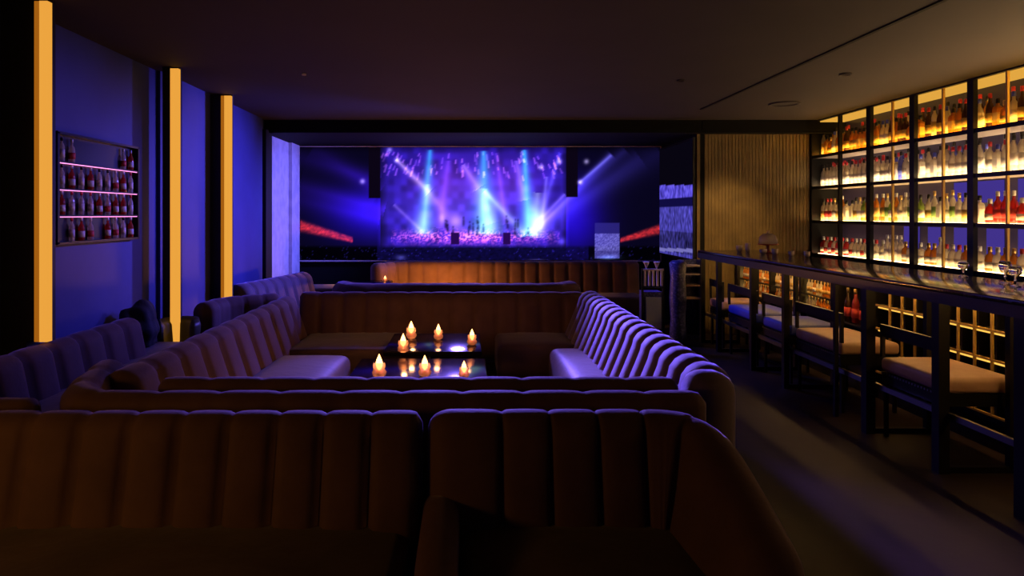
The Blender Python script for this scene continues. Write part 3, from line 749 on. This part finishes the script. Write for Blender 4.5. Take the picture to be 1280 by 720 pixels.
# ------------------------------------------------------------------ back bar
bb = thing('back_bar', 'tall black back bar of lit open shelves covering the right wall', 'back bar', (0, 0, 0))
box('back_panel', 'back_blue', 4.80, 4.845, 2.0, 8.79, 1.0, 2.74, bb)
box('base_cabinet', 'cell_black', 4.42, 4.845, 2.0, 8.79, 0, 1.0, bb)
posts = bays + [4.6, 3.8, 3.0, 2.05]
for i, d in enumerate(posts):
    w_ = .075 if i in (2, 3, 4, 6, 8) else .035
    m = MB(); m.box(4.43, 4.80, d - w_ / 2, d + w_ / 2, 1.0, 2.735) if i in (0,) else m.box(4.43, 4.47, d - w_ / 2, d + w_ / 2, 1.0, 2.735)
    m.build('post', 'black_metal', bb)
for d in (6.38, 5.62, 7.14):
    m = MB(); m.box(4.45, 4.47, d - .01, d + .01, 1.0, 2.735); m.build('slender_post', 'lattice_brass', bb)
em = ['shelf_amber', 'shelf_cream', 'shelf_yellow', 'shelf_low']
for si, z in enumerate(shelves):
    s_ = box('shelf', 'shelf_board', 4.455, 4.80, 2.05, 8.76, z - .03, z, bb); box('shelf_lip', 'black_metal', 4.44, 4.4545, 2.05, 8.76, z - .034, z + .004, s_)
    m = MB(); m.box(4.50, 4.75, 2.1, 8.74, z + .0005, z + .003); m.build('light_panel', em[si], s_)['label'] = 'glowing shelf surface under the bottles'
box('top_rail', 'black_metal', 4.44, 4.80, 2.05, 8.76, 2.735, 2.748, bb)
m = MB(); m.box(4.475, 4.78, 2.1, 8.74, 2.722, 2.734); m.build('top_light', 'top_led', bb)
for a_, b_ in ((7.47, 7.22), (7.08, 6.9), (6.70, 6.46), (6.28, 6.08), (5.92, 5.68), (5.56, 5.40), (5.3, 4.7), (4.5, 3.9)):
    box('violet_panel', 'violet_panel', 4.788, 4.796, b_, a_, 1.07, 1.42, bb)['label'] = 'violet backlit panel'
for a_, b_ in ((6.70, 6.08), (5.92, 5.68), (5.56, 5.40), (5.3, 4.7)): box('violet_panel', 'violet_panel', 4.788, 4.796, b_, a_, 1.66, 1.86, bb)['label'] = 'violet backlit panel'

# ------------------------------------------------------------------ stools
def make_stool(y0, y1, seat_mat, label):
    L = y1 - y0; t = thing('bar_stool', label, 'bar stool', (2.86, (y0 + y1) / 2, 0), 'wide low-backed stools at the bar')
    a = L / 2
    rbox('seat', seat_mat, .035, .50, -a, a, .455, .55, .03, t, puff=.012)
    m = MB(); m.box(.04, .49, -a + .015, a - .015, .375, .452); m.build('seat_frame', 'black_metal', t)
    m = MB(); m.box(.035, .06, -a, a, .70, .78); m.build('back_rail', 'black_metal', t)
    for s in (-1, 1):
        m = MB(); m.box(.036, .059, s * (a - .012) - .012, s * (a - .012) + .012, .55, .70); m.build('back_post', 'black_metal', t)
        for xx in (.05, .46):
            m = MB(); m.box(xx, xx + .022, s * (a - .03) - .011, s * (a - .03) + .011, 0, .376); m.build('leg', 'black_metal', t)
    m = MB()
    y = -a + .02
    while y < a - .02:
        m.box(.0355, .04, y, y + .012, .437, .449); y += .03
    m.build('nail_trim', 'steel', t)['label'] = 'row of small metal studs under the seat'
    return t
make_stool(4.14, 4.78, 'leather_tan', 'wide tan bar stool under the brass lattice, the nearest one')
make_stool(5.28, 6.02, 'leather_tan', 'wide tan bar stool in front of the tall wine niche, second nearest')
make_stool(6.12, 6.70, 'leather_blue', 'wide blue bar stool in the middle of the bar, the nearer blue one')
make_stool(6.84, 7.58, 'leather_blue', 'wide blue bar stool toward the far end, the farther blue one')
make_stool(7.75, 8.16, 'leather_tan', 'tan bar stool farthest away at the end of the bar')
make_stool(2.5, 3.3, 'leather_tan', 'wide tan bar stool beyond the right edge of the frame')

# ------------------------------------------------------------------ things on the counter
def glass_item(x, y, label, h=.12, mat='clear_glass'):
    m = MB(); m.lathe([(.028, 0), (.030, .004), (.006, .012), (.006, h * .45), (.030, h * .62), (.034, h * .85), (.028, h)], (x, y, 1.1155), 16)
    return tag(m.build('wine_glass', mat), label, 'glass', 'glasses on the bar counter')
glass_item(3.38, 4.28, 'clear stemmed glass on the counter near the right edge, the left one of the pair', .14)
glass_item(3.30, 4.10, 'clear stemmed glass on the counter near the right edge, the right one of the pair', .12)
glass_item(3.46, 4.75, 'clear glass on the counter under the second last shelf bay', .10)
cl = thing('cake_stand', 'pale domed cake stand at the far end of the bar counter', 'cake stand', (3.42, 7.75, 1.1155))
m = MB(); m.lathe([(.06, 0), (.055, .01), (.015, .02), (.015, .08), (.11, .09), (.115, .10)], (0, 0, 0), 20); m.build('stand', 'bowl_red', cl)
m = MB(); m.lathe([(.10, .1005), (.10, .15), (.085, .19), (.05, .215), (.012, .222), (.016, .245), (.004, .255)], (0, 0, 0), 20); m.build('dome', 'glass_cream', cl)
cup = [(3.20, 8.02, .035, .07), (3.27, 7.95, .03, .10), (3.34, 7.4, .035, .06), (3.40, 7.15, .03, .05), (3.30, 7.6, .04, .045), (3.44, 6.9, .03, .06)]
cn = ['at the far corner of the counter', 'second from the far corner of the counter', 'just nearer than the domed stand', 'farther right of the domed stand', 'beside the foot of the domed stand', 'last to the right of the domed stand']
for (x, y, r, h), n_ in zip(cup, cn):
    m = MB(); m.lathe([(r * .6, 0), (r * .9, h * .3), (r, h), (r * .92, h), (r * .8, h * .35)], (x, y, 1.1155), 16)
    tag(m.build('cup', 'white_ceramic'), 'small pale cup ' + n_, 'cup', 'cups on the far end of the bar')

# ------------------------------------------------------------------ wall cabinet on the left wall
wc = thing('wall_cabinet', 'shallow dark wall cabinet with rows of pink-lit bottles on the blue wall', 'cabinet', (XL, 4.745, 1.375))
m = MB(); m.box(.001, .008, -.51, .51, 0, .68); m.build('back_board', 'cell_black', wc)
m = MB(); m.box(.001, .055, -.525, -.505, -.01, .69); m.box(.001, .055, .505, .525, -.01, .69); m.box(.001, .055, -.525, .525, -.015, 0); m.box(.001, .055, -.525, .525, .68, .695); m.build('frame', 'cell_black', wc)
for z in (.17, .34, .51): box('shelf', 'cell_black', .008, .05, -.505, .505, z - .008, z, wc)
m = MB()
for z in (.160, .330, .500): m.box(.043, .048, -.5, .5, z - .004, z + .001)
m.build('light_strip', 'pink_fill', wc)  # added strips that throw pink light on the cabinet bottles
for lv, z in enumerate((.001, .171, .341, .511)):
    for k in range(9):
        y = -.44 + k * .11
        if (lv == 3 and 2 <= k <= 6) or (lv == 0 and k in (0, 4)): continue
        sty = random.choice([('slim', 'cream', 'red', 'white'), ('wine', 'red', 'white', 'white'), ('slim', 'cream', 'black', 'white'), ('wine', 'cream', 'white', 'red')])
        o = get_bottle(*sty, 1.0); o.scale = (.6, .6, .5); o.location = (XL + .028, 4.745 + y, 1.375 + z)
        tag(o, 'small %s bottle, %s cap, wall cabinet, %s from left, %s row' % (WORD[sty[1]], sty[2], ORD[k], ['bottom', 'second-lowest', 'third-lowest', 'top'][lv]), 'bottle', 'bottles in the wall cabinet')
